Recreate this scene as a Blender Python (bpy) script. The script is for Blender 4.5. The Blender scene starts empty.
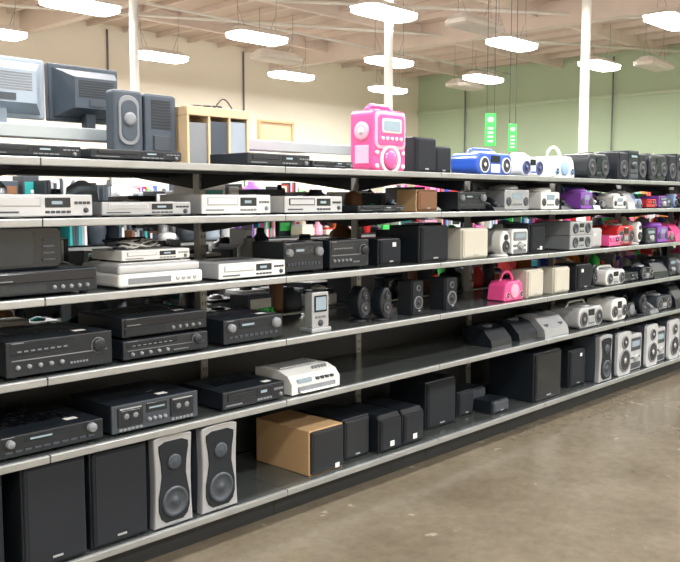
import bpy, bmesh, math, random
from mathutils import Vector, Matrix
rnd = random.Random(7)
scene = bpy.context.scene
scene.view_settings.view_transform = 'Standard'
scene.view_settings.exposure = 0.0

# ------------------------------------------------------------ materials
MATS = {}
def mat(name, col, rough=0.5, metal=0.0, emis=0.0, var=0.12, scale=6.0, bump=0.0, bscale=200.0, coat=0.0):
    if name in MATS: return MATS[name]
    m = bpy.data.materials.new(name); m.use_nodes = True
    nt = m.node_tree; N = nt.nodes; L = nt.links
    b = N['Principled BSDF']
    tc = N.new('ShaderNodeTexCoord')
    nz = N.new('ShaderNodeTexNoise'); nz.inputs['Scale'].default_value = scale; nz.inputs['Detail'].default_value = 5
    L.new(tc.outputs['Object'], nz.inputs['Vector'])
    mx = N.new('ShaderNodeMix'); mx.data_type = 'RGBA'
    mx.inputs[6].default_value = (*[c*(1-var) for c in col], 1)
    mx.inputs[7].default_value = (*[min(1, c*(1+var)) for c in col], 1)
    L.new(nz.outputs['Fac'], mx.inputs[0]); L.new(mx.outputs[2], b.inputs['Base Color'])
    b.inputs['Roughness'].default_value = rough; b.inputs['Metallic'].default_value = metal
    if coat: b.inputs['Coat Weight'].default_value = coat
    if emis:
        b.inputs['Emission Color'].default_value = (*col, 1); b.inputs['Emission Strength'].default_value = emis
    if bump:
        n2 = N.new('ShaderNodeTexNoise'); n2.inputs['Scale'].default_value = bscale
        L.new(tc.outputs['Object'], n2.inputs['Vector'])
        bp = N.new('ShaderNodeBump'); bp.inputs['Strength'].default_value = bump; bp.inputs['Distance'].default_value = 0.002
        L.new(n2.outputs['Fac'], bp.inputs['Height']); L.new(bp.outputs['Normal'], b.inputs['Normal'])
    MATS[name] = m
    return m
BLK = mat('black_plastic', (.010, .014, .020), .36)
BLK2 = mat('black_gloss', (.008, .010, .015), .15)
BLKM = mat('black_painted_metal', (.012, .017, .024), .42)
GRL = mat('black_grille_cloth', (.009, .012, .017), .9, bump=.6, bscale=400)
DGR = mat('dark_grey_plastic', (.045, .056, .072), .45)
MGR = mat('mid_grey_plastic', (.2, .215, .235), .45)
BGR = mat('blue_grey_plastic', (.30, .36, .43), .5)
DBG = mat('dark_blue_grey_plastic', (.045, .062, .085), .5)
SIL = mat('silver_plastic', (.46, .48, .51), .33, .45)
LSIL = mat('light_silver_plastic', (.58, .60, .63), .36, .3)
WHT = mat('white_plastic', (.76, .77, .76), .42)
BEI = mat('beige_plastic', (.60, .58, .50), .5)
PNK = mat('pink_plastic', (.88, .09, .32), .32, coat=.3)
LPNK = mat('light_pink_plastic', (.95, .42, .58), .35)
BLU = mat('blue_plastic', (.03, .10, .50), .3, coat=.3)
LBLU = mat('light_blue_plastic', (.30, .45, .75), .4)
PUR = mat('purple_plastic', (.25, .08, .45), .4)
WOOD = mat('light_wood_veneer', (.58, .38, .20), .5, var=.2, scale=3)
WD2 = mat('dark_wood_veneer', (.22, .10, .045), .5, var=.3, scale=3)
DSP = mat('display_glass', (.012, .018, .024), .08)
LCD = mat('lcd_panel', (.30, .40, .48), .2)
CONE = mat('speaker_cone', (.03, .03, .035), .6)
LBL = mat('paper_label', (.85, .85, .82), .8)
RED = mat('red_plastic', (.6, .03, .03), .4)
GRN = mat('green_plastic', (.05, .55, .10), .4)
YEL = mat('yellow_plastic', (.75, .5, .06), .4)
ORG = mat('orange_plastic', (.75, .22, .03), .4)
TEAL = mat('teal_plastic', (.03, .35, .35), .4)
CRM = mat('cream_card', (.75, .68, .52), .7)
CRATE = mat('tan_board', (.66, .49, .30), .6, var=.2)
SHT = mat('shelf_painted_steel', (.15, .17, .165), .22, .65, var=.3, scale=3)
SHL = mat('shelf_lip_steel', (.42, .44, .45), .28, .65, var=.25, scale=8)
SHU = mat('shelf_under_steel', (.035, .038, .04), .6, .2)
UPR = mat('upright_steel', (.46, .46, .44), .45, .4)
RAIL = mat('rail_steel', (.42, .47, .49), .4, .4)
LITE = mat('fluorescent_lens', (1.0, .97, .95), .5, emis=16.0, var=0)
UPL = mat('added_uplight_strip', (1.0, .94, .90), .5, emis=7.0, var=0)  # glowing surface added to brighten the ceiling
FIX = mat('fixture_white_enamel', (.85, .82, .78), .5)
UNL = mat('unlit_lens', (.72, .66, .58), .5)
POLE = mat('pole_paint', (.78, .75, .68), .55)

# ------------------------------------------------------------ mesh builder
class Mesh:
    def __init__(s, name): s.name = name; s.v = []; s.f = []; s.m = []; s.sm = []; s.mats = []
    def mi(s, m):
        if m not in s.mats: s.mats.append(m)
        return s.mats.index(m)
    def raw(s, vs, fs, m, smooth=False):
        o = len(s.v); k = s.mi(m); s.v += [tuple(v) for v in vs]
        for f in fs: s.f.append(tuple(i+o for i in f)); s.m.append(k); s.sm.append(smooth)
    def bm(s, bm, m, smooth=False):
        bm.verts.index_update()
        s.raw([v.co[:] for v in bm.verts], [[v.index for v in f.verts] for f in bm.faces], m, smooth); bm.free()
    def box(s, x0, x1, y0, y1, z0, z1, m, bev=0.0, seg=2, M=None):
        b = bmesh.new(); bmesh.ops.create_cube(b, size=1)
        for v in b.verts:
            v.co = Vector(((v.co.x+.5)*(x1-x0)+x0, (v.co.y+.5)*(y1-y0)+y0, (v.co.z+.5)*(z1-z0)+z0))
        if bev > 0:
            bev = min(bev, .49*min(abs(x1-x0), abs(y1-y0), abs(z1-z0)))
            bmesh.ops.bevel(b, geom=list(b.edges), offset=bev, segments=seg, profile=.5, affect='EDGES')
        if M: bmesh.ops.transform(b, matrix=M, verts=b.verts)
        s.bm(b, m)
    def prism(s, pts, y0, y1, m, bev=0.0, yfn=None):
        b = bmesh.new(); vs = [b.verts.new((p[0], y0, p[1])) for p in pts]
        f = b.faces.new(vs); r = bmesh.ops.extrude_face_region(b, geom=[f])
        for g in r['geom']:
            if isinstance(g, bmesh.types.BMVert): g.co.y = y1
        bmesh.ops.recalc_face_normals(b, faces=b.faces)
        if bev > 0:
            es = [e for e in b.edges if abs(e.verts[0].co.y-y0) < 1e-6 and abs(e.verts[1].co.y-y0) < 1e-6]
            bmesh.ops.bevel(b, geom=es, offset=bev, segments=2, profile=.5, affect='EDGES')
        s.bm(b, m)
    def xprism(s, pts, x0, x1, m):   # outline in (y,z), extruded along x
        n = len(pts); vs = [(x0, p[0], p[1]) for p in pts]+[(x1, p[0], p[1]) for p in pts]
        fs = [tuple(range(n)), tuple(range(2*n-1, n-1, -1))]+[(i, i+n, (i+1) % n+n, (i+1) % n) for i in range(n)]
        s.raw(vs, fs, m)
    def lathe(s, c, prof, m, axis='y', n=24, smooth=True):
        vs = []; fs = []
        for r, h in prof:
            for i in range(n):
                a = 2*math.pi*i/n; p, q = r*math.cos(a), r*math.sin(a)
                vs.append((c[0]+p, c[1]+h, c[2]+q) if axis == 'y' else ((c[0]+p, c[1]+q, c[2]+h) if axis == 'z' else (c[0]+h, c[1]+p, c[2]+q)))
        for j in range(len(prof)-1):
            for i in range(n):
                k = (i+1) % n; fs.append((j*n+i, j*n+k, (j+1)*n+k, (j+1)*n+i))
        fs.append(tuple(range(n))); fs.append(tuple((len(prof)-1)*n+i for i in range(n)))
        s.raw(vs, fs, m, smooth)
    def tube(s, pts, r, m, n=8):
        P = [Vector(p) for p in pts]; vs = []; fs = []
        for i, p in enumerate(P):
            t = (P[min(i+1, len(P)-1)]-P[max(i-1, 0)]).normalized()
            a = Vector((0, 0, 1)) if abs(t.z) < .9 else Vector((1, 0, 0))
            u = t.cross(a).normalized(); w = t.cross(u)
            for k in range(n):
                an = 2*math.pi*k/n; vs.append(p+u*r*math.cos(an)+w*r*math.sin(an))
        for i in range(len(P)-1):
            for k in range(n):
                l = (k+1) % n; fs.append((i*n+k, i*n+l, (i+1)*n+l, (i+1)*n+k))
        fs.append(tuple(range(n))); fs.append(tuple((len(P)-1)*n+i for i in range(n)))
        s.raw(vs, fs, m, True)
    def make(s, loc=(0, 0, 0), rz=0.0):
        me = bpy.data.meshes.new(s.name); me.from_pydata(s.v, [], s.f)
        for m in s.mats: me.materials.append(m)
        me.polygons.foreach_set('material_index', s.m); me.polygons.foreach_set('use_smooth', s.sm)
        b = bmesh.new(); b.from_mesh(me); bmesh.ops.recalc_face_normals(b, faces=b.faces); b.to_mesh(me); b.free()
        me.update()
        o = bpy.data.objects.new(s.name, me); o.location = loc; o.rotation_euler = (0, 0, rz)
        bpy.context.collection.objects.link(o); return o
def rr(x0, x1, z0, z1, r, n=6):
    out = []
    for cx, cz, a0 in ((x1-r, z0+r, -90), (x1-r, z1-r, 0), (x0+r, z1-r, 90), (x0+r, z0+r, 180)):
        for i in range(n+1):
            a = math.radians(a0+90*i/n); out.append((cx+r*math.cos(a), cz+r*math.sin(a)))
    return out
def ell(cx, cz, rx, rz, n=28): return [(cx+rx*math.cos(2*math.pi*i/n), cz+rz*math.sin(2*math.pi*i/n)) for i in range(n)]

def knob(B, x, z, r, m, d=.016): B.lathe((x, 0, z), [(r*1.05, 0), (r, -.002), (r*.92, -d), (r*.8, -d-.002)], m, n=20)
def driver(B, x, z, r, y=0, ring=MGR, cone=CONE, cap=BLK):
    B.lathe((x, y, z), [(r, .002), (r, -.006), (r*.88, -.007), (r*.85, -.003)], ring)
    B.lathe((x, y, z), [(r*.87, -.0035), (r*.8, -.0065), (r*.7, -.004), (r*.3, -.0035), (r*.28, -.006), (r*.14, -.010), (r*.01, -.011)], cone)
    B.lathe((x, y, z), [(r*.27, -.0045), (r*.2, -.010), (r*.05, -.0125)], cap)
def feet(B, w, d, m=BLK, h=.012):
    for x in (.04, w-.04):
        for y in (.04, d-.04): B.lathe((x, y, 0), [(.015, 0), (.017, h+.002)], m, axis='z', n=12)
def tag(B, x, y, z, w=.04, h=.025, top=False):
    if top: B.box(x, x+w, y, y+h, z, z+.0012, LBL)
    else: B.box(x, x+w, y-.0012, y, z, z+h, LBL)

# ------------------------------------------------------------ devices (origin = front-left-bottom, front faces -Y)
def receiver(w, d, h, kind=0, body=BLKM, face=BLK, trim=MGR, label=True):
    B = Mesh(['stereo_receiver', 'stereo_receiver', 'cd_changer'][kind]); feet(B, w, d); z0 = .012
    B.box(.004, w-.004, .012, d, z0, h, body, .004)
    B.box(0, w, 0, .016, z0, h-.001, face, .004)
    for i in range(12):                       # vent slots on top
        x = w*.15+i*w*.7/12; B.box(x, x+w*.03, d*.35, d*.8, h-.0005, h+.0008, BLK2)
    H = h-z0
    if kind == 0:
        B.box(w*.04, w*.62, -.002, .002, z0+H*.60, z0+H*.9, DSP, .001)
        knob(B, w*.86, z0+H*.6, min(.028, H*.27), face); B.lathe((w*.86, 0, z0+H*.6), [(min(.031, H*.3), .001), (min(.031, H*.3), -.002)], trim)
        for i in range(5): knob(B, w*(.1+.1*i), z0+H*.26, min(.009, H*.1), trim, .008)
        for i in range(6): B.box(w*(.58+.03*i), w*(.6+.03*i), -.004, 0, z0+H*.16, z0+H*.22, trim, .001)
        B.box(w*.05, w*.95, -.0015, .001, z0+H*.44, z0+H*.47, trim)
        for i in range(8): B.box(w*(.1+.06*i), w*(.135+.06*i), -.003, -.0015, z0+H*.68, z0+H*.72, trim)
    elif kind == 1:
        B.box(w*.25, w*.75, -.002, .002, z0+H*.58, z0+H*.88, DSP, .001)
        knob(B, w*.12, z0+H*.65, min(.02, H*.2), trim); knob(B, w*.88, z0+H*.65, min(.024, H*.24), trim)
        for i in range(10): B.box(w*(.08+.085*i), w*(.14+.085*i), -.004, 0, z0+H*.2, z0+H*.3, DGR, .001)
        B.box(w*.3, w*.5, -.003, 0, z0+H*.68, z0+H*.76, LCD)
    else:
        B.box(w*.03, w*.97, -.004, .002, z0+H*.52, z0+H*.93, BLK2, .003)
        B.box(w*.03, w*.5, -.0045, .002, z0+H*.08, z0+H*.42, DSP, .001)
        for i in range(5): knob(B, w*(.58+.08*i), z0+H*.25, .008, trim, .006)
        B.box(w*.05, w*.2, -.0052, 0, z0+H*.6, z0+H*.64, trim)
    B.box(w*.05, w*.16, -.0025, 0, z0+H*.925, z0+H*.955, trim)
    if label: tag(B, w*.72, d*.2, h, .05, .03, True)
    return B
def vcr(w, d, h, body=BLKM, face=BLK, slot=DSP, btn=MGR, name='vcr', label=True):
    B = Mesh(name); feet(B, w, d, h=.008); z0 = .008; H = h-z0
    B.box(.003, w-.003, .01, d, z0, h, body, .004)
    B.box(0, w, 0, .014, z0, h, face, .005)
    B.box(w*.07, w*.5, -.003, .002, z0+H*.45, z0+H*.86, slot, .0015)
    B.box(w*.085, w*.485, -.0045, -.002, z0+H*.5, z0+H*.8, face, .001)
    B.box(w*.54, w*.78, -.002, .002, z0+H*.4, z0+H*.85, DSP, .001)
    B.box(w*.6, w*.7, -.0028, 0, z0+H*.55, z0+H*.7, LCD)
    for i in range(4): B.box(w*(.82+.04*i), w*(.85+.04*i), -.004, 0, z0+H*.55, z0+H*.68, btn, .001)
    for i in range(5): B.box(w*(.54+.05*i), w*(.58+.05*i), -.003, 0, z0+H*.14, z0+H*.26, btn, .001)
    knob(B, w*.93, z0+H*.27, min(.010, H*.18), btn, .006)
    B.box(w*.05, w*.3, -.002, 0, z0+H*.16, z0+H*.24, btn)
    for i in range(9): B.box(w*(.2+.07*i), w*(.235+.07*i), d*.4, d*.75, h-.0005, h+.0007, btn if body is not BLKM else BLK2)
    if label: tag(B, w*.75, d*.12, h, .045, .03, True)
    return B
def cassette_deck(w, d, h):
    B = Mesh('cassette_deck'); feet(B, w, d); z0 = .012; H = h-z0
    B.box(.004, w-.004, .012, d, z0, h, BLKM, .004); B.box(0, w, 0, .016, z0, h, DGR, .004)
    for x in (.06, .66):
        B.box(w*x, w*(x+.28), -.006, .002, z0+H*.2, z0+H*.9, BLK, .003)
        B.box(w*(x+.03), w*(x+.25), -.0075, 0, z0+H*.35, z0+H*.78, DSP, .002)
        for k in (.09, .19): B.lathe((w*(x+k), -.007, z0+H*.57), [(.012, 0), (.012, -.002), (.004, -.002)], MGR, n=16)
        B.box(w*(x+.02), w*(x+.26), -.008, 0, z0+H*.82, z0+H*.87, SIL)
        for i in range(6): B.box(w*(x+.01+.045*i), w*(x+.045+.045*i), -.006, 0, z0+H*.06, z0+H*.15, MGR, .001)
    B.box(w*.38, w*.62, -.003, .002, z0+H*.55, z0+H*.88, DSP, .001)
    B.box(w*.41, w*.59, -.004, 0, z0+H*.68, z0+H*.74, LCD)
    for i in range(4): knob(B, w*(.41+.06*i), z0+H*.3, .009, MGR, .01)
    tag(B, w*.6, d*.15, h, .05, .03, True)
    return B
def top_loader(w, d, h, m1=WHT, m2=LSIL):
    """white flatbed / changer unit with lid"""
    B = Mesh('flatbed_scanner'); feet(B, w, d, MGR, .008)
    B.box(0, w, 0, d, .008, h*.62, m1, .012, 3)
    B.box(.006, w-.006, .012, d, h*.62, h, m2, .012, 3)
    B.box(.03, w-.03, .05, d-.03, h, h+.004, m1, .003)
    B.box(w*.1, w*.6, -.002, .01, h*.2, h*.45, MGR, .002)
    for i in range(4): B.lathe((w*(.68+.07*i), 0, h*.33), [(.009, 0), (.009, -.004), (.006, -.005)], SIL, n=14)
    return B
def printer(w, d, h):
    B = Mesh('desktop_printer'); feet(B, w, d, MGR, .006)
    B.xprism([(0, .006), (d, .006), (d, h), (.09, h), (.03, h*.82), (0, h*.5)], 0, w, WHT)
    B.box(w*.12, w*.88, -.01, .02, h*.12, h*.36, MGR, .002)
    B.box(w*.14, w*.86, -.03, .0, h*.12, h*.17, WHT, .002)
    B.box(w*.1, w*.9, d*.45, d*.9, h-.001, h+.006, LSIL, .003)
    for i in range(5): B.lathe((w*.6+i*.022, .06, h*.92), [(.008, -.01), (.008, .012), (.005, .013)], MGR, axis='z', n=12)
    B.box(w*.12, w*.4, -.003, .01, h*.5, h*.68, LCD, .001)
    for i in range(4): B.box(w*(.5+.1*i), w*(.56+.1*i), -.004, .01, h*.52, h*.64, DGR, .001)
    return B
def speaker(w, d, h, body=BLK, front=GRL, badge=True, name='bookshelf_speaker', show=False, trim=None, label=False, sticker=None):
    B = Mesh(name)
    B.box(0, w, .015, d, 0, h, body, .005)
    if show:
        B.box(.003, w-.003, .006, .018, .003, h-.003, front, .004)
        driver(B, w/2, h*.36, min(w*.38, h*.28), .007); driver(B, w/2, h*.78, min(w*.17, h*.12), .007)
    else:
        B.box(.006, w-.006, 0, .02, .008, h-.006, front, .010, 3)
        b2 = .012
        B.box(.006+b2, w-.006-b2, -.003, .004, .008+b2, h-.006-b2, front, .002)
    if trim: B.box(.002, w-.002, .002, .02, 0, h*.05+.004, trim, .003)
    if badge: B.box(w*.42, w*.58, -.005, 0, h*.06+.01, h*.06+.018, SIL)
    if label: tag(B, w*.3, .03, h, .05, .04, True)
    if sticker: tag(B, w*sticker[0], -.003 if not show else .006, h*sticker[1], .03, .024)
    return B
def sculpt_speaker(w, d, h, grille=GRL):
    B = Mesh('silver_stereo_speaker')
    B.box(.008, w-.008, .03, d, 0, h, DGR, .008)
    out = []
    for i in range(21):
        t = i/20; hw = w/2*(1-.07*math.sin(math.pi*t))
        out.append((w/2+hw, .004+t*(h-.006)))
    top = [(w/2+w/2*math.cos(a), h-.004+.016*math.sin(a)) for a in [math.pi*k/8 for k in range(1, 8)]]
    L = [(w-x, z) for x, z in reversed(out)]
    B.prism(out+top+L, -.005, .035, SIL, .008)
    # shield-shaped grille: broad shoulders, waisted centre, round woofer bowl
    prof = [(.22, .06), (.34, .11), (.40, .20), (.40, .34), (.35, .46), (.31, .58), (.33, .72), (.38, .86), (.38, .92), (.22, .955)]
    g = [(w/2+w*a, h*b) for a, b in prof]+[(w/2-w*a, h*b) for a, b in reversed(prof)]
    B.prism(g, -.011, 0, grille, .004)
    B.lathe((w/2, -.012, h*.28), [(w*.33, .003), (w*.33, -.004), (w*.28, -.007), (w*.26, -.002), (w*.1, .001), (w*.08, -.004), (.002, -.007)], DGR)
    B.lathe((w/2, -.012, h*.72), [(w*.17, .003), (w*.17, -.004), (w*.12, -.003), (w*.05, -.008), (.002, -.009)], DGR)
    B.box(w*.4, w*.6, -.009, -.003, h*.02, h*.035, MGR)
    tag(B, w*.35, .05, h, .05, .035, True)
    return B
def round_speaker(w, d, h, m=LSIL):
    B = Mesh('mini_system_speaker')
    B.box(.005, w-.005, .02, d, 0, h, DGR, .01)
    B.prism(rr(0, w, 0, h, w*.16), -.004, .024, m, .006)
    driver(B, w/2, h*.34, w*.39, -.006, MGR, CONE, SIL); driver(B, w/2, h*.76, w*.22, -.006, MGR, CONE, SIL)
    return B
def mini_system(w, d, h, m=LSIL, m2=DGR):
    B = Mesh('mini_stereo_system'); feet(B, w, d, DGR, .006)
    B.prism(rr(0, w, .006, h, .02), 0, d, m, .005)
    B.prism(rr(w*.1, w*.9, h*.55, h*.9, .01), -.004, .002, m2, .002)
    B.box(w*.2, w*.8, -.006, 0, h*.66, h*.82, LCD, .001)
    knob(B, w*.5, h*.36, w*.13, SIL, .02)
    for i in range(3):
        for s_ in (0, 1): B.lathe((w*(.14+.1*i)+s_*w*.48, 0, h*.36), [(.008, 0), (.008, -.005)], m2, n=12)
    B.prism(rr(w*.12, w*.88, h*.06, h*.22, .006), -.005, .002, m2, .002)
    return B
def boombox(w, d, h, body=BLK, ring=MGR, acc=SIL, handle=True, name='portable_boombox'):
    B = Mesh(name); feet(B, w, d, BLK, .005); hb = h*(.8 if handle else 1.0)
    B.prism(rr(0, w, .004, hb, min(hb*.35, .06)), 0, d, body, .012)
    for x in (w*.19, w*.81):
        driver(B, x, hb*.46, min(hb*.36, w*.17), -.001, ring, CONE, ring)
    B.prism(rr(w*.38, w*.62, hb*.58, hb*.88, .008), -.005, .002, DSP, .001)
    B.prism(rr(w*.38, w*.62, hb*.12, hb*.5, .006), -.006, .002, acc, .002)
    for i in range(4): B.box(w*(.395+.055*i), w*(.435+.055*i), -.01, 0, hb*.2, hb*.28, ring, .001)
    B.lathe((w/2, d*.45, hb), [(min(d*.38, w*.2), -.004), (min(d*.38, w*.2), .006), (min(d*.34, w*.18), .012), (.01, .014)], acc, axis='z')
    if handle:
        n = 14; B.tube([(w*.08+w*.84*t, d*.55, hb*.9+(h-hb*.9-.008)*min(1, 2.2*math.sin(math.pi*t))) for t in [i/n for i in range(n+1)]], .009, body)
    return B
def shelf_system(w, d, h):
    """black one-piece stereo: tall centre unit with flanking speakers"""
    B = Mesh('bookshelf_stereo_system')
    for x0 in (0, w*.68):
        B.box(x0, x0+w*.32, .01, d, 0, h*.92, BLK, .008); B.box(x0+.008, x0+w*.32-.008, .004, .014, .01, h*.92-.01, GRL, .004)
        driver(B, x0+w*.16, h*.38, min(w*.13, h*.28), .004, DGR, CONE, BLK)
    B.box(w*.325, w*.675, 0, d, 0, h, BLKM, .006)
    B.box(w*.35, w*.65, -.003, .002, h*.7, h*.92, DSP, .002); B.box(w*.4, w*.6, -.004, 0, h*.77, h*.84, LCD)
    knob(B, w*.5, h*.52, h*.11, DGR)
    for k in (.08, .24): B.box(w*.36, w*.64, -.005, .002, h*k, h*(k+.13), DGR, .002)
    return B
def pod_speaker(w, d, h, m=BLK):
    B = Mesh('computer_speaker')
    B.lathe((w/2, d/2, 0), [(w*.48, 0), (w*.48, .008), (w*.3, .014), (w*.2, .02)], m, axis='z')
    B.prism(ell(w/2, h*.54, w*.48, h*.46), 0, d*.7, m, .012)
    driver(B, w/2, h*.38, w*.32, -.001, DGR, CONE, MGR); driver(B, w/2, h*.74, w*.17, -.001, DGR, CONE, MGR)
    return B
def telephone(w, d, h, m=WHT):
    B = Mesh('desk_telephone')
    B.xprism([(0, 0), (d, 0), (d, h*.6), (.01, h*.25)], 0, w, m)
    M = Matrix.Translation((0, .01, h*.26)) @ Matrix.Rotation(math.atan2(h*.35, d-.01), 4, 'X')
    for i in range(3):
        for j in range(4): B.box(w*(.5+.14*i), w*(.6+.14*i), d*(.15+.17*j), d*(.26+.17*j), 0, .006, MGR, .001, M=M)
    B.tube([(w*.2, d*(.02+.96*i/8), h*.42+h*.45*math.sin(math.pi*i/8)*.6+h*.28*i/8) for i in range(9)], .017, m)
    return B
def karaoke(w, d, h):
    B = Mesh('karaoke_machine'); hb = h*.9
    B.prism(rr(0, w, 0, hb, .03), 0, d, PNK, .01)
    B.prism(rr(w*.04, w*.96, hb*.36, hb*.97, .03), -.008, .004, LPNK, .004)
    B.prism(rr(w*.1, w*.9, hb*.42, hb*.92, .025), -.013, .0, PNK, .003)
    B.prism(rr(w*.2, w*.8, hb*.62, hb*.86, .015), -.017, 0, LSIL, .002)
    B.prism(rr(w*.25, w*.75, hb*.66, hb*.82, .01), -.019, 0, LCD, .001)
    for i in range(5): B.lathe((w*(.22+.14*i), -.013, hb*.53), [(.010, 0), (.010, -.006), (.007, -.008)], WHT, n=14)
    B.lathe((w*.5, 0, hb*.19), [(w*.30, .002), (w*.30, -.010), (w*.25, -.012), (w*.23, -.006), (.01, -.012)], WHT)
    B.lathe((w*.5, -.006, hb*.19), [(w*.22, -.003), (w*.12, -.007), (.01, -.009)], PNK)
    for x in (.1, .9):
        for z in (.08, .30): B.lathe((w*x, 0, hb*z), [(.012, 0), (.012, -.008)], WHT, n=14)
    n = 12; B.tube([(w*.1+w*.8*i/n, d*.5, hb*.97+(h-hb*.97-.012)*min(1, 2.5*math.sin(math.pi*i/n))) for i in range(n+1)], .013, PNK)
    B.box(-.005, .002, d*.2, d*.8, hb*.12, hb*.42, LPNK, .003)
    B.lathe((-.001, d*.5, hb*.65), [(.05, .002), (.05, -.006), (.035, -.008)], LPNK, axis='x')
    B.lathe((-.008, d*.5, hb*.65), [(.02, .002), (.02, -.003)], WHT, axis='x')
    return B
def purse_radio(w, d, h, m=PNK, m2=LPNK, name='pink_cd_player'):
    B = Mesh(name); hb = h*.66
    B.prism([(0, .01), (.015, 0), (w-.015, 0), (w, .01), (w*.93, hb*.8), (w*.8, hb), (w*.2, hb), (w*.07, hb*.8)], 0, d, m, .012)
    B.lathe((w/2, 0, hb*.5), [(hb*.38, .002), (hb*.38, -.008), (hb*.3, -.012), (.005, -.013)], m2)
    driver(B, w*.16, hb*.3, hb*.16, -.001, m2, CONE, m2); driver(B, w*.84, hb*.3, hb*.16, -.001, m2, CONE, m2)
    n = 16; B.tube([(w*.5-w*.3*math.cos(math.pi*i/n), d*.5, hb*.95+(h-hb*.95-.01)*math.sin(math.pi*i/n)) for i in range(n+1)], .010, m)
    return B
def dock(w, d, h):
    B = Mesh('portable_media_display'); B.prism(rr(-.01, w+.01, 0, .02, .006), 0, d+.03, SIL, .003)
    B.prism(rr(0, w, .018, h, .012), .01, d, SIL, .004)
    B.box(w*.14, w*.86, .006, .012, h*.5, h*.92, DSP, .001); B.box(w*.2, w*.8, .0045, .008, h*.55, h*.88, LCD)
    for i in range(3): B.box(w*(.2+.22*i), w*(.36+.22*i), .006, .012, h*.34, h*.40, MGR, .001)
    B.lathe((w/2, .01, h*.22), [(w*.14, 0), (w*.14, -.004)], DGR, n=16)
    return B
def monitor_rear(w, d, h, m=DBG, hump=True, name='computer_monitor'):
    B = Mesh(name); z0 = h*.18
    B.box(0, w, d-.045, d, z0, h, m, .008)
    i1 = .05*w; i2 = .2*w
    x0, x1, za, zb = i1, w-i1, z0+.02, h-.02
    q0, q1, zc, zd = i2, w-i2, z0+.06, h-.07
    yb, yf = d-.045, d-.045-(.11 if hump else .03)
    B.raw([(x0, yb, za), (x1, yb, za), (x1, yb, zb), (x0, yb, zb), (q0, yf, zc), (q1, yf, zc), (q1, yf, zd), (q0, yf, zd)],
          [(4, 5, 6, 7), (0, 1, 5, 4), (1, 2, 6, 5), (2, 3, 7, 6), (3, 0, 4, 7), (0, 3, 2, 1)], m)
    for k in range(7): B.box(q0+.02, q1-.02, yf-.002, yf, zd-.02-.012*k, zd-.014-.012*k, BLK if m is not BGR else MGR)
    B.box(w*.4, w*.6, yf-.004, yf+.001, zc+.01, zc+.04, DGR)
    B.box(w*.43, w*.57, d-.1, d-.05, .01, z0+.08, m, .006)
    B.lathe((w/2, d-.11, 0), [(min(.11, w*.45), 0), (min(.11, w*.45), .01), (.03, .02)], m, axis='z')
    return B
def panel_rear(w, d, h, m, ringed):
    """small portrait display seen from the back, on a foot"""
    B = Mesh('small_monitor')
    B.prism(rr(0, w, .05, h, .02), d-.09, d-.03, m, .012)
    B.lathe((w/2, d-.07, 0), [(w*.46, 0), (w*.46, .01), (w*.2, .018)], m, axis='z')
    B.box(w*.35, w*.65, d-.08, d-.04, .01, .06, m, .004)
    if ringed:
        B.prism(rr(w*.16, w*.84, h*.28, h*.93, w*.3), d-.098, d-.085, MGR, .004)
        B.prism(rr(w*.24, w*.76, h*.34, h*.87, w*.24), d-.102, d-.09, m, .003)
        B.lathe((w/2, d-.10, h*.62), [(w*.2, .002), (w*.2, -.008), (w*.12, -.010), (.002, -.011)], MGR)
    else:
        for k in range(10): B.box(w*.2, w*.8, d-.093, d-.088, h*.9-.014*k, h*.9+.006-.014*k, BLK)
        B.box(w*.25, w*.75, d-.10, d-.08, h*.22, h*.44, DGR, .005)
    return B
def crt(w, d, h):
    B = Mesh('portable_television')
    B.prism(rr(0, w, 0, h, .03), 0, d*.45, BLK2, .01)
    B.raw([(x, y, z) for x, y, z in ((.01, d*.45, .01), (w-.01, d*.45, .01), (w-.01, d*.45, h-.01), (.01, d*.45, h-.01), (w*.2, d, .02), (w*.8, d, .02), (w*.8, d, h*.75), (w*.2, d, h*.75))],
          [(4, 5, 6, 7), (0, 1, 5, 4), (1, 2, 6, 5), (2, 3, 7, 6), (3, 0, 4, 7), (0, 3, 2, 1)], BLK)
    B.prism(rr(w*.07, w*.72, h*.1, h*.9, .02), -.003, .003, DSP, .001)
    for i in range(4): B.box(w*.8, w*.92, -.004, 0, h*(.2+.15*i), h*(.25+.15*i), DGR, .001)
    return B
def organizer(w, d, h):
    B = Mesh('wooden_desk_organizer')
    B.box(0, w, 0, d, 0, .012, CRATE); B.box(0, w, 0, d, h-.045, h, CRATE, .004)
    for x in (0, w*.33, w*.66, w-.012): B.box(x, x+.012, .002, d, .012, h-.045, CRATE)
    B.box(0, w, d-.008, d, .01, h-.01, WOOD)
    B.box(w*.34, w*.65, .01, .03, .012, h*.78, DBG, .002); B.box(w*.69, w*.96, .01, .05, .012, h*.8, BGR, .003); B.box(w*.04, w*.32, .01, .05, .012, h*.74, MGR, .003)
    # loose lead lying on the top: flat loops, one end arching up
    pts = [(w*.12+w*.55*i/40+.03*math.cos(i*.55), d*.5+.05*math.sin(i*.55), h+.0045+.0002*i) for i in range(41)]
    pts += [(w*.12+w*.55+.03*math.cos(22)+.012*k, d*.5, h+.012+.045*math.sin(math.pi*k/9)) for k in range(1, 10)]
    B.tube(pts, .004, BLK, 6)
    return B
def wall_board(w, d, h):
    B = Mesh('wooden_picture_board'); B.box(0, w, .02, .035, 0, h, CRATE, .003)
    for a in ((0, w, 0, .015), (0, w, h-.015, h), (0, .015, .015, h-.015), (w-.015, w, .015, h-.015)): B.box(a[0], a[1], .01, .022, a[2], a[3], WOOD, .002)
    return B
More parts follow.
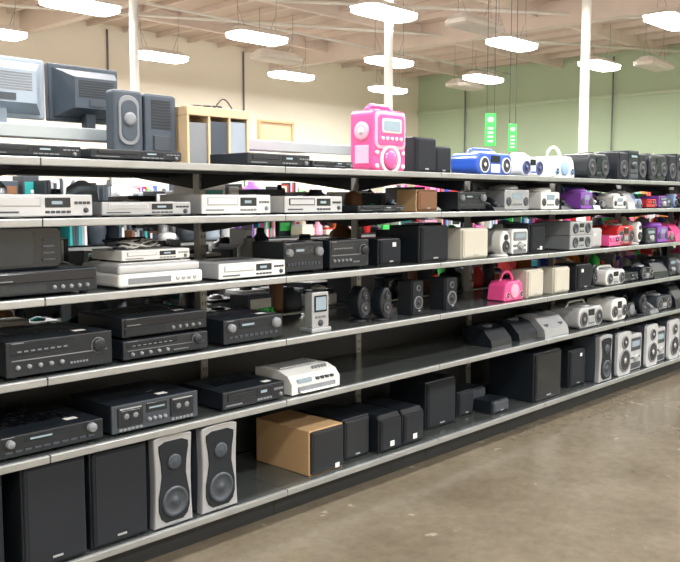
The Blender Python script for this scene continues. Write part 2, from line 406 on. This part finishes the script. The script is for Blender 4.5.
def cd_cube(w, d, h, m=SIL):
    B = Mesh('cd_clock_radio'); feet(B, w, d, DGR, .005)
    B.prism(rr(0, w, .004, h*.8, .015), 0, d, m, .006)
    B.lathe((w/2, d*.5, h*.8), [(min(w, d)*.44, -.002), (min(w, d)*.44, h*.10), (min(w, d)*.36, h*.18), (.01, h*.2)], m, axis='z')
    B.box(w*.3, w*.7, -.003, .002, h*.45, h*.68, LCD, .001)
    for x in (.15, .85): B.lathe((w*x, 0, h*.35), [(h*.17, .001), (h*.17, -.004), (h*.13, -.005)], DGR, n=18)
    for i in range(5): B.box(w*(.31+.08*i), w*(.36+.08*i), -.004, 0, h*.2, h*.27, MGR, .001)
    return B
def amp_module(w, d, h):
    B = Mesh('silver_stereo_component'); feet(B, w, d, DGR, .006)
    for k in range(2):
        z0 = .006+k*(h-.006)/2; z1 = z0+(h-.006)/2-.003
        B.box(0, w, .008, d, z0, z1, MGR, .003); B.box(0, w, 0, .012, z0, z1, SIL, .004)
        for x in (.22, .78): B.lathe((w*x, 0, (z0+z1)/2), [((z1-z0)*.38, .001), ((z1-z0)*.38, -.006), ((z1-z0)*.28, -.007), ((z1-z0)*.26, -.003)], DGR, n=20)
        B.box(w*.4, w*.6, -.002, 0, z0+(z1-z0)*.55, z0+(z1-z0)*.85, DSP, .001)
        for i in range(3): B.lathe((w*(.43+.07*i), 0, z0+(z1-z0)*.28), [(.007, 0), (.007, -.006)], MGR, n=12)
    return B
def wedge_player(w, d, h, m=SIL):
    B = Mesh('cd_boombox')
    B.xprism([(0, .0), (d, 0), (d, h*.9), (d*.7, h), (d*.35, h*.85), (.01, h*.35)], 0, w, m)
    ang = math.atan2(h*.5, d*.33)
    M = Matrix.Translation((0, .02, h*.36)) @ Matrix.Rotation(ang-math.pi/2, 4, 'X')
    Ls = math.hypot(h*.5, d*.33)
    for x in (.2, .8):
        b = bmesh.new(); bmesh.ops.create_cone(b, cap_ends=True, segments=24, radius1=Ls*.4, radius2=Ls*.34, depth=.014)
        bmesh.ops.transform(b, matrix=M @ Matrix.Translation((w*x, 0, Ls*.45)) @ Matrix.Rotation(math.pi/2, 4, 'X'), verts=b.verts); B.bm(b, DGR)
    B.box(w*.38, w*.62, -.006, .004, Ls*.15, Ls*.85, DSP, .002, M=M)
    B.lathe((w*.5, d*.7, h), [(d*.25, -.012), (d*.25, .004), (.01, .008)], DGR, axis='z')
    return B
def cable(name, cx, cy, z, r, m, n=70, s=1.0):
    B = Mesh(name)
    B.tube([(r*math.cos(i*.37)*(1+.25*math.sin(i*.83)), r*.7*math.sin(i*.41), .006+.02*s*abs(math.sin(i*.23))) for i in range(n)], .004, m, 6); put(B, cx, cy, z)

def put(B, x, y, z, rz=0.0): return B.make((x, y, z), rz)
S1, S2, S3, S4, S5, S6 = 1.705, 1.481, 1.188, .888, .591, .15

# ------------------------------------------------------------ room
def concrete():
    m = bpy.data.materials.new('polished_concrete'); m.use_nodes = True; nt = m.node_tree; N = nt.nodes; L = nt.links; b = N['Principled BSDF']
    tc = N.new('ShaderNodeTexCoord')
    n1 = N.new('ShaderNodeTexNoise'); n1.inputs['Scale'].default_value = 1.3; n1.inputs['Detail'].default_value = 10; n1.inputs['Roughness'].default_value = .6
    n2 = N.new('ShaderNodeTexNoise'); n2.inputs['Scale'].default_value = 14; n2.inputs['Detail'].default_value = 8; n2.inputs['Roughness'].default_value = .7
    r1 = N.new('ShaderNodeValToRGB'); r1.color_ramp.elements[0].position = .3; r1.color_ramp.elements[1].position = .72
    r1.color_ramp.elements[0].color = (.118, .098, .068, 1); r1.color_ramp.elements[1].color = (.19, .163, .12, 1)
    mx = N.new('ShaderNodeMix'); mx.data_type = 'RGBA'; mx.blend_type = 'MULTIPLY'; mx.inputs[0].default_value = .6
    r2 = N.new('ShaderNodeValToRGB'); r2.color_ramp.elements[0].position = .32; r2.color_ramp.elements[1].position = .6
    r2.color_ramp.elements[0].color = (.66, .64, .60, 1); r2.color_ramp.elements[1].color = (1, 1, 1, 1)
    for n in (n1, n2): L.new(tc.outputs['Object'], n.inputs['Vector'])
    L.new(n1.outputs['Fac'], r1.inputs[0]); L.new(n2.outputs['Fac'], r2.inputs[0]); L.new(r1.outputs[0], mx.inputs[6]); L.new(r2.outputs[0], mx.inputs[7])
    n3 = N.new('ShaderNodeTexNoise'); n3.inputs['Scale'].default_value = 7; n3.inputs['Detail'].default_value = 12
    r3 = N.new('ShaderNodeValToRGB'); r3.color_ramp.elements[0].position = .68; r3.color_ramp.elements[1].position = .72
    L.new(tc.outputs['Object'], n3.inputs['Vector']); L.new(n3.outputs['Fac'], r3.inputs[0])
    m3 = N.new('ShaderNodeMix'); m3.data_type = 'RGBA'; m3.inputs[7].default_value = (.27, .235, .19, 1)
    L.new(r3.outputs[0], m3.inputs[0]); L.new(mx.outputs[2], m3.inputs[6]); L.new(m3.outputs[2], b.inputs['Base Color'])
    mr = N.new('ShaderNodeMapRange'); mr.inputs[3].default_value = .12; mr.inputs[4].default_value = .34
    L.new(n1.outputs['Fac'], mr.inputs[0]); L.new(mr.outputs[0], b.inputs['Roughness'])
    return m
X0, X1, Y0, Y1, ZC = -4.0, 19.35, -9.0, 12.25, 5.0
CREAM = mat('cream_wall_paint', (.93, .86, .73), .85, var=.04, scale=.6)
GREEN = mat('green_wall_paint', (.49, .61, .43), .85, var=.05, scale=.5)
CEIL = mat('ceiling_deck', (.64, .52, .44), .9, var=.12, scale=1.5)
BEAM = mat('ceiling_beam_wood', (.74, .63, .55), .8, var=.15, scale=2)
def simple(name, boxes):
    B = Mesh(name)
    for b in boxes: B.box(*b)
    return B.make()
simple('floor', [(X0, X1, Y0, Y1, -.1, 0, concrete())])
simple('ceiling', [(X0, X1, Y0, Y1, ZC, ZC+.1, CEIL)])
simple('wall_back', [(X0, X1, Y1, Y1+.15, 0, ZC, CREAM)])
simple('wall_right', [(X1, X1+.15, Y0, Y1, 0, ZC, GREEN)])
simple('wall_left', [(X0-.15, X0, Y0, Y1, 0, ZC, CREAM)])
simple('wall_front', [(X0, X1, Y0-.15, Y0, 0, ZC, CREAM)])
bs = []
for k in range(9): 
    y = Y0+1.2+k*2.6
    bs.append((X0, X1, y-.05, y+.05, ZC-.22, ZC, BEAM))
simple('trim_1', bs)
bs = []
x = X0+1.0
while x < X1:
    bs.append((x-.025, x+.025, Y0, Y1, ZC-.1, ZC-.001, BEAM)); x += .8
simple('trim_2', bs)
simple('trim_3', [(x-.09, x+.09, Y0, Y1, ZC-.42, ZC-.0, BEAM) for x in (1.6, 7.7, 13.8)])
simple('trim_4', [(X1-.05, X1, Y0, Y1, 3.95, 4.02, mat('pale_green_trim', (.57, .68, .50), .8))])
simple('baseboard_back', [(X0, X1, Y1-.02, Y1, 0, .12, DGR)])
simple('baseboard_right', [(X1-.02, X1, Y0, Y1, 0, .12, DGR)])
# conduits
B = Mesh('ceiling_conduit')
B.tube([(5.5, 11.6, 4.74), (19.2, 4.4, 4.74)], .03, POLE); B.tube([(9.2, 7.75, 4.75), (18.5, 1.2, 4.75)], .03, POLE); B.tube([(4, 9, 4.7), (19, 9, 4.7)], .025, POLE)
for xw in (9.4, 12.9): B.tube([(xw, Y1-.03, 4.9), (xw, Y1-.03, .2)], .02, MGR)
for yw in (10.6, 6.4): B.tube([(X1-.07, yw, 4.9), (X1-.07, yw, .2)], .02, MGR)
B.make()
def pole(x, y):
    B = Mesh('support_column'); B.lathe((0, 0, 0), [(.16, 0), (.16, .012), (.06, .014), (.06, ZC-.44), (.15, ZC-.43), (.15, ZC-.42)], POLE, axis='z'); put(B, x, y, 0)
pole(10.22, 5.34-2.95); pole(9.2, 7.75-2.95); pole(6.80, 7.35)

# lights
def fixture(x, y, lit=True):
    B = Mesh('ceiling_light_fixture' if lit else 'unlit_ceiling_light'); zf = 4.1
    out = rr(-.52, .52, -.23, .23, .12, 5); inn = rr(-.40, .40, -.09, .09, .05, 5); n = len(out)
    B.raw([(p[0], p[1], 0) for p in out]+[(p[0], p[1], .10) for p in inn], [(i, (i+1) % n, (i+1) % n+n, i+n) for i in range(n)]+[tuple(range(n, 2*n))], FIX)
    ln = rr(-.505, .505, -.215, .215, .11, 5)
    B.raw([(p[0], p[1], .002) for p in ln]+[(p[0], p[1], -.06) for p in ln]+[(p[0]*.9, p[1]*.75, -.085) for p in ln],
          [(i, (i+1) % n, (i+1) % n+n, i+n) for i in range(n)]+[(i+n, (i+1) % n+n, (i+1) % n+2*n, i+2*n) for i in range(n)]+[tuple(range(2*n, 3*n)), tuple(range(n))], LITE if lit else UNL)
    if lit: B.box(-.3, .3, -.05, .05, .1, .108, UPL)  # added emissive strip on top, lights the ceiling from below
    for s in (-.4, .4):
        B.tube([(s*.8, -.07, .1), (s, 0, .4), (s*.8, .07, .1)], .004, MGR, 5); B.tube([(s, 0, .4), (s, 0, ZC-zf-.1)], .004, MGR, 5)
    put(B, x, y, zf)
    if lit:
        l = bpy.data.lights.new('fixture_lamp', 'AREA'); l.shape = 'RECTANGLE'; l.size = .95; l.size_y = .38; l.energy = 80; l.color = (1, .985, .96)
        o = bpy.data.objects.new('fixture_lamp', l); o.location = (x, y, zf-.095); bpy.context.collection.objects.link(o)
for r_, y in enumerate((9.95, 7.35, 4.75, 2.15, -.45, -3.05, -5.65)):  # nearest rows are out of view, added for their light
    for x in (-.1, 2.95, 6.0, 9.05, 12.25, 15.3):
        fixture(x, y)
for x, y in ((10.6, 4.35), (16.0, 4.0), (10.6, 8.6), (16.0, 8.3), (4.7, 8.5)): fixture(x, y, False)

# hanging signs
def sign(x, y, z, w, h):
    B = Mesh('hanging_sign'); B.box(-w/2, w/2, -.012, .012, 0, h, GRN, .004)
    B.lathe((0, -.012, h*.8), [(w*.28, .001), (w*.28, -.004)], WHT)
    for k in range(4): B.box(-w*.25, w*.25, -.016, -.01, h*(.12+.13*k), h*(.18+.13*k), WHT)
    for s in (-w*.35, w*.35): B.tube([(s, 0, h), (s, 0, ZC-z)], .004, DGR, 5)
    put(B, x, y, z, math.radians(-45))
sign(10.22, 3.80, 2.30, .15, .45); sign(10.47, 3.60, 2.23, .12, .38)

# ------------------------------------------------------------ gondola shelving
XS, XE = -2.12, 12.52; SEC = 1.22
B = Mesh('gondola_shelving')
ups = [XS+SEC*k for k in range(13)]
for i, xu in enumerate(ups):
    top = 1.96 if xu < 4.1 else 1.76
    B.box(xu-.022, xu+.022, .635, .685, 0, top, UPR, .003)
    z = .3
    while z < top-.03:
        for s in (-.010, .006): B.box(xu+s, xu+s+.004, .6335, .6355, z, z+.018, BLK)
        z += .05
    B.box(xu-.02, xu+.02, .12, 1.2, 0, .10, SHU, .004)
    for z in (S1, S2, S3, S4, S5):
        for sg in (-1, 1):
            ya = .64 if sg < 0 else .68; yb = .06 if sg < 0 else 1.26
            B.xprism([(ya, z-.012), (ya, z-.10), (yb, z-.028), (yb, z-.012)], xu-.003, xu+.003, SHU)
for i in range(len(ups)-1):
    a, b = ups[i]+.0015, ups[i+1]-.0015
    for z in (S1, S2, S3, S4, S5, S6):
        for sg in (0, 1):
            y0, y1 = (0, .63) if sg == 0 else (.69, 1.32)
            yl = 0 if sg == 0 else 1.30
            B.box(a, b, y0+.002, y1, z-.012, z, SHT, .001)
            B.box(a, b, yl, yl+.02, z-.030, z+.001, SHL, .004)
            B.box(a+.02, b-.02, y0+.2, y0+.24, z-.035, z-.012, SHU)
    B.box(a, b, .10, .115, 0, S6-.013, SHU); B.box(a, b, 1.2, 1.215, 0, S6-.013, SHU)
    if b < 4.1:
        B.box(a, b, .69, 1.2, 1.858, 1.87, SHT); B.box(a, b, .687, .70, 1.828, 1.885, RAIL, .003)
        B.box(a, b, .655, .665, 1.74, 1.76, RAIL)
    B.box(a, b, .65, .67, S6, S6+.10, SHU)
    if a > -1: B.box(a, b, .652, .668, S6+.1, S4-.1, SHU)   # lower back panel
B.make()
S0 = 1.87

# ------------------------------------------------------------ merchandise
# top rail
put(monitor_rear(.50, .2, .34, BGR), 1.55, .76, S0)
put(monitor_rear(.38, .2, .335, DBG), 2.07, .76, S0)
put(panel_rear(.16, .2, .35, DBG, True), 2.165, .40, S1)
put(panel_rear(.18, .2, .345, DBG, False), 2.335, .40, S1)
put(organizer(.39, .15, .30), 2.535, .45, S1)
put(wall_board(.28, .03, .145), 3.31, .80, S0)
# shelf 1
put(vcr(.43, .3, .05, name='dvd_player', label=False), 1.31, .06, S1)
put(vcr(.43, .3, .045, name='dvd_player', label=False), 1.76, .03, S1)
put(vcr(.40, .28, .062), 2.57, .05, S1)
put(vcr(.30, .25, .04, name='dvd_player', label=False), 2.985, .05, S1)
put(karaoke(.27, .16, .36), 3.44, .05, S1)
put(speaker(.2, .2, .21, show=False), 3.93, .15, S1)
put(speaker(.17, .2, .17), 4.18, .2, S1)
put(boombox(.40, .2, .175, BLU, WHT, WHT), 4.45, .08, S1)
put(boombox(.27, .2, .165, WHT, BLU, WHT), 4.97, .08, S1)
put(purse_radio(.31, .18, .23, WHT, LBLU, 'portable_cd_player'), 5.38, .08, S1)
put(boombox(.34, .22, .19, BLK, DGR, BLK2, False), 5.88, .08, S1)
put(shelf_system(.50, .26, .235), 6.34, .05, S1)
put(boombox(.34, .26, .22, BLK, DGR, BLK2, False), 6.89, .05, S1)
put(shelf_system(.50, .26, .245), 7.28, .05, S1)
# shelf 2
put(vcr(.43, .32, .09, SIL, LSIL, SIL, DGR), 1.34, .04, S2)
put(vcr(.43, .30, .062, SIL, SIL, LSIL, DGR, name='dvd_player'), 1.81, .04, S2)
put(vcr(.40, .32, .093, LSIL, WHT, SIL, MGR), 2.30, .04, S2)
put(vcr(.40, .30, .088, WHT, LSIL, DSP, DGR, name='dvd_player'), 2.79, .04, S2)
put(vcr(.38, .28, .04, name='dvd_player', label=False), 3.32, .05, S2)
put(speaker(.19, .16, .13, WOOD, WD2, name='wooden_radio'), 3.89, .1, S2)
put(receiver(.3, .25, .12, 1), 4.28, .1, S2)
put(telephone(.13, .16, .09, BLK), 4.62, .06, S2)
put(cd_cube(.3, .22, .17, SIL), 4.77, .08, S2)
put(cd_cube(.25, .2, .155, WHT), 5.19, .06, S2)
cable('coiled_cable', 3.79, .2, S2, .05, BLK); cable('coiled_cable', 1.78, .5, S2, .08, WHT, s=3); cable('coiled_cable', 4.19, .2, S2, .05, WHT)
# shelf 3
put(receiver(.43, .34, .10, 2, label=False), 1.35, .04, S3)
put(crt(.42, .30, .165), 1.24, .08, S3+.1012)
put(top_loader(.42, .30, .10), 1.88, .04, S3)
B = vcr(.34, .24, .05, WHT, WHT, SIL, MGR, name='dvd_player', label=False); put(B, 1.92, .08, S3+.1045)
cable('coiled_cable', 2.08, .2, S3+.1552, .1, WHT, s=1.4); cable('coiled_cable', 2.04, .22, S3+.1552, .12, BLK, n=50, s=1.8)
put(vcr(.40, .32, .078, LSIL, WHT, SIL, DGR, name='dvd_player'), 2.39, .04, S3)
put(receiver(.27, .24, .155, 1), 2.82, .08, S3)
put(receiver(.3, .25, .155, 0), 3.14, .08, S3)
put(speaker(.19, .22, .148, sticker=(.55, .7)), 3.555, .1, S3)
put(speaker(.27, .24, .215), 3.87, .06, S3)
put(speaker(.28, .2, .19, BEI, BEI, name='beige_speaker'), 4.28, .06, S3)
put(pod_speaker(.12, .1, .165, WHT), 4.68, .05, S3)
put(speaker(.2, .2, .2, DGR, GRL, sticker=(.6, .1)), 5.13, .1, S3)
put(mini_system(.2, .2, .17, WHT, MGR), 4.86, .08, S3)
put(amp_module(.33, .25, .21), 5.59, .05, S3)
# shelf 4
put(receiver(.44, .36, .145, 0), 1.40, .04, S4)
put(receiver(.43, .36, .09, 0, label=False), 1.89, .04, S4)
put(receiver(.43, .35, .09, 2), 1.89, .045, S4+.0915)
put(receiver(.36, .30, .122, 1), 2.41, .04, S4)
put(dock(.12, .06, .2), 2.99, .05, S4)
put(pod_speaker(.11, .10, .195), 3.40, .12, S4)
put(pod_speaker(.10, .10, .185), 3.53, .07, S4)
put(speaker(.10, .12, .2, show=True), 3.83, .08, S4)
put(speaker(.115, .13, .195, show=True), 4.15, .08, S4)
put(purse_radio(.24, .13, .2), 4.75, .06, S4)
put(speaker(.2, .14, .19, BEI, BEI, name='beige_speaker'), 5.05, .06, S4)
put(speaker(.22, .14, .185, BEI, BEI, name='beige_speaker'), 5.40, .06, S4)
put(speaker(.22, .2, .19, sticker=(.2, .7)), 5.72, .05, S4)
cable('coiled_cable', 2.90, .30, S4, .07, GRN, s=5); cable('coiled_cable', 4.45, .3, S4, .08, BLK)
# shelf 5
put(receiver(.44, .34, .093, 1), 1.35, .04, S5)
put(vcr(.4, .2, .16, SIL, LSIL, name='vcr', label=False), 1.05, .41, S5)
cable('coiled_cable', 1.62, .5, S5, .09, BLK, s=4)
put(cassette_deck(.43, .34, .128), 1.83, .04, S5)
put(vcr(.38, .32, .09), 2.40, .04, S5)
put(printer(.34, .27, .115), 2.83, .04, S5)
put(wedge_player(.24, .2, .125, BLK), 4.68, .1, S5)
put(wedge_player(.24, .22, .135, BLK), 5.02, .1, S5)
put(wedge_player(.33, .25, .15, SIL), 5.29, .06, S5)
put(boombox(.38, .24, .20, LSIL, MGR, SIL), 5.77, .06, S5)
put(boombox(.27, .22, .18, WHT, MGR, SIL, False), 6.30, .06, S5)
# shelf 6
put(speaker(.26, .27, .41), 1.12, .05, S6)
put(speaker(.265, .27, .413), 1.435, .02, S6)
put(speaker(.265, .27, .403, label=True), 1.725, .03, S6)
put(sculpt_speaker(.20, .22, .395), 2.015, .03, S6)
put(sculpt_speaker(.205, .22, .39), 2.265, .03, S6)
put(speaker(.25, .42, .235, WOOD, BLK, badge=False, name='subwoofer_cabinet', sticker=(.7, .05)), 2.97, .05, S6)
put(speaker(.21, .35, .228, BLK, BLK), 3.27, .1, S6)
for xx, h in ((3.51, .212), (3.715, .208)):
    b = speaker(.19, .34, h-.02, BLK, GRL, badge=False); b.box(.0, .19, .02, .34, h-.04, h, BLK, .018, 3); tag(b, .08, -.003, .03, .035, .03); put(b, xx, .05, S6)
put(speaker(.30, .3, .297, BLK, GRL), 4.06, .15, S6)
put(speaker(.17, .16, .165, BLK, GRL), 4.46, .2, S6)
put(speaker(.19, .16, .085, BLK, DGR, name='center_channel_speaker'), 4.68, .08, S6)
put(speaker(.19, .16, .13, BLK, DGR, name='center_channel_speaker'), 4.70, .28, S6)
put(speaker(.36, .38, .342, BLK, BLK2, name='subwoofer'), 5.15, .05, S6)
put(speaker(.24, .3, .283, BLK, GRL, name='subwoofer', sticker=(.6, .8)), 5.73, .1, S6)
put(sculpt_speaker(.21, .24, .355), 6.05, .03, S6)
put(round_speaker(.24, .24, .35), 6.36, .03, S6)
put(mini_system(.24, .26, .3), 6.63, .06, S6)
put(round_speaker(.22, .24, .355), 6.90, .03, S6)
put(round_speaker(.22, .24, .35), 7.36, .03, S6)
put(mini_system(.21, .26, .3), 7.14, .06, S6)
# continuing rows further down the aisle
def fill(z, x, xe, hmin, hmax, pal=None, ws=(.18, .32)):
    last = -1
    while x < xe:
        w = rnd.uniform(*ws); h = rnd.uniform(hmin, hmax); d = rnd.uniform(.15, .25)
        k = rnd.randrange(9)
        while k == last: k = rnd.randrange(9)
        last = k
        m = rnd.choice(pal or [LSIL, SIL, WHT, BLK, BLK, DGR, MGR, WHT])
        if k == 0: b = boombox(w+.08, d, h, m, MGR, SIL); w += .08
        elif k == 1: b = cd_cube(w, d, h, m)
        elif k == 2: b = speaker(w*.7, d, h, m, GRL if m is BLK else m, sticker=(.2, .6)); w *= .7
        elif k == 3: b = mini_system(w*.8, d, h, m, DGR); w *= .8
        elif k == 4: b = wedge_player(w, d, h, m)
        elif k == 5: b = pod_speaker(w*.5, .12, h, m); w *= .5
        elif k == 6: b = vcr(w, d, h*.5, m, m, name='dvd_player', label=False)
        elif k == 7: b = telephone(w*.7, .18, min(h, .11), m); w *= .7
        else: b = purse_radio(w*.8, d*.8, h, m, MGR, 'portable_cd_player'); w *= .8
        put(b, x, rnd.uniform(.04, .1), z); x += w+rnd.uniform(.015, .05)
VP = [LSIL, SIL, WHT, BLK, BLK, DGR, RED, PUR, PNK, LBLU, WHT, BLK, RED]
fill(S1, 8.0, 10.5, .15, .24, [BLK, DGR, BLK2]); fill(S2, 5.52, 10.5, .10, .16, VP, (.13, .26)); fill(S3, 6.0, 10.5, .12, .21, VP, (.14, .28))
fill(S4, 6.0, 10.5, .12, .2, None, (.14, .3)); fill(S5, 6.65, 10.5, .13, .22); fill(S6, 7.65, 10.5, .28, .36, [LSIL, SIL, BLK, WHT])

# ------------------------------------------------------------ assorted goods on far sides / other aisles
PALV = [WHT, CRM, BLK, PNK, MGR, SIL, RED, BLU, GRN, PUR, ORG, TEAL, LPNK, RED, LBLU, BLK, WHT, BLK]
PALM = [WHT, BLK, DGR, MGR, SIL, DGR, BLK, DBG, BGR, BLK, LSIL, DBG, TEAL, BLK, DGR, WD2]
def goods(name, xa, xb, ya, yb, z, hmax, dens=.8, rows=2, PAL=PALM):
    B = Mesh(name)
    for r_ in range(rows):
        y = ya+(yb-ya)*(r_+.1)/rows; x = xa
        while x < xb:
            w = rnd.uniform(.05, .26); h = rnd.uniform(.25, 1)*hmax; d = min((yb-ya)/rows*.8, rnd.uniform(.1, .3)); m = rnd.choice(PAL); m2 = rnd.choice(PAL)
            if rnd.random() < dens:
                k = rnd.randrange(5)
                if k == 0: B.box(x, x+w, y, y+d, z, z+h, m, .006); B.box(x+w*.1, x+w*.9, y-.002, y+.004, z+h*.3, z+h*.8, m2)
                elif k == 1:
                    r = min(w, d)/2; B.lathe((x+r, y+r, z), [(r, 0), (r*1.05, h*.1), (r, h*.7), (r*.5, h*.85), (r*.45, h)], m, axis='z', n=16); w = r*2
                elif k == 2:
                    B.box(x, x+w, y, y+d, z, z+h*.45, m, .01); B.box(x+.01, x+w-.01, y+.01, y+d-.01, z+h*.45, z+h*.6, m2, .005); B.lathe((x+w/2, y+d/2, z+h*.6), [(w*.2, 0), (w*.2, h*.1), (.01, h*.2)], m, axis='z', n=14)
                elif k == 3:
                    nb = max(2, int(w/.025))
                    for q in range(nb): B.box(x+q*.025, x+q*.025+.022, y, y+d, z, z+h*rnd.uniform(.7, 1), rnd.choice(PAL), .002)
                else:
                    r = min(w, .16)/2; B.lathe((x+r, y+d/2, z), [(r*.7, 0), (r*.75, h*.05), (r, h*.4), (r*.9, h*.8), (r*.2, h)], m, axis='z', n=16)
            x += w+rnd.uniform(.01, .06)
    B.make()
for z, hm in ((S1, .08), (S2, .18), (S3, .22), (S4, .26), (S5, .25), (S6, .36)):
    goods('assorted_merchandise', .4, 5.4, .74, 1.26, z, hm, .85)
    goods('assorted_merchandise', 5.5, 10.5, .74, 1.26, z, hm, .8, PAL=PALV)
for z, hm in ((S2, .19), (S3, .24), (S4, .22)):
    goods('assorted_merchandise', 5.6, 10.5, .36, .6, z, hm, .95, 1, PALV)
for z, xa, xb, hm in ((S2, 3.4, 5.5, .17), (S3, 2.9, 5.5, .2), (S4, 1.9, 2.7, .24), (S5, 5.0, 10, .17), (S1, 5.0, 10, .12)):
    goods('assorted_merchandise', xa, xb, .42, .62, z, hm, .8, 1, PALM)
def gondola2(name, y0, xa, xb, top, pal):
    B = Mesh(name); nn = int((xb-xa)/1.22)
    for k in range(nn+1): x = xa+k*1.22; B.box(x-.02, x+.02, y0+.5, y0+.55, 0, top, UPR, .003)
    zs = [.15, .5, .85, 1.2, 1.5]
    for k in range(nn):
        a = xa+k*1.22+.002; b = a+1.216
        for z in zs: B.box(a, b, y0, y0+1.05, z-.012, z, SHT); B.box(a, b, y0, y0+.02, z-.036, z, SHL); B.box(a, b, y0+1.03, y0+1.05, z-.036, z, SHL)
        B.box(a, b, y0+.52, y0+.53, .15, top-.1, MGR)
        B.box(a, b, y0+.08, y0+.1, 0, .138, SHU)
    B.make()
    for z in zs[1:]:
        goods('assorted_merchandise', xa+.05, 5.0, y0+.04, y0+.48, z, .24 if z > 1.3 else .28, .95, PAL=PALM)
        goods('assorted_merchandise', 5.05, xb-.3, y0+.04, y0+.48, z, .26, .95, PAL=pal)
gondola2('gondola_shelving', 3.0, .4, 15, 1.7, PALV)
gondola2('gondola_shelving', 6.2, 1.4, 17, 1.72, PALV)

# ------------------------------------------------------------ world + camera
w = bpy.data.worlds.new('World'); scene.world = w; w.use_nodes = True
w.node_tree.nodes['Background'].inputs[0].default_value = (.9, .95, 1, 1); w.node_tree.nodes['Background'].inputs[1].default_value = .3
cam = bpy.data.cameras.new('camera'); cam.sensor_width = 36; cam.lens = 855/680*36; cam.clip_end = 100
co = bpy.data.objects.new('camera', cam); co.location = (0, -2.95, 1.55)
co.rotation_euler = (math.radians(90)-math.atan(81/855), 0, math.radians(43.3-90)); bpy.context.collection.objects.link(co)
scene.camera = co
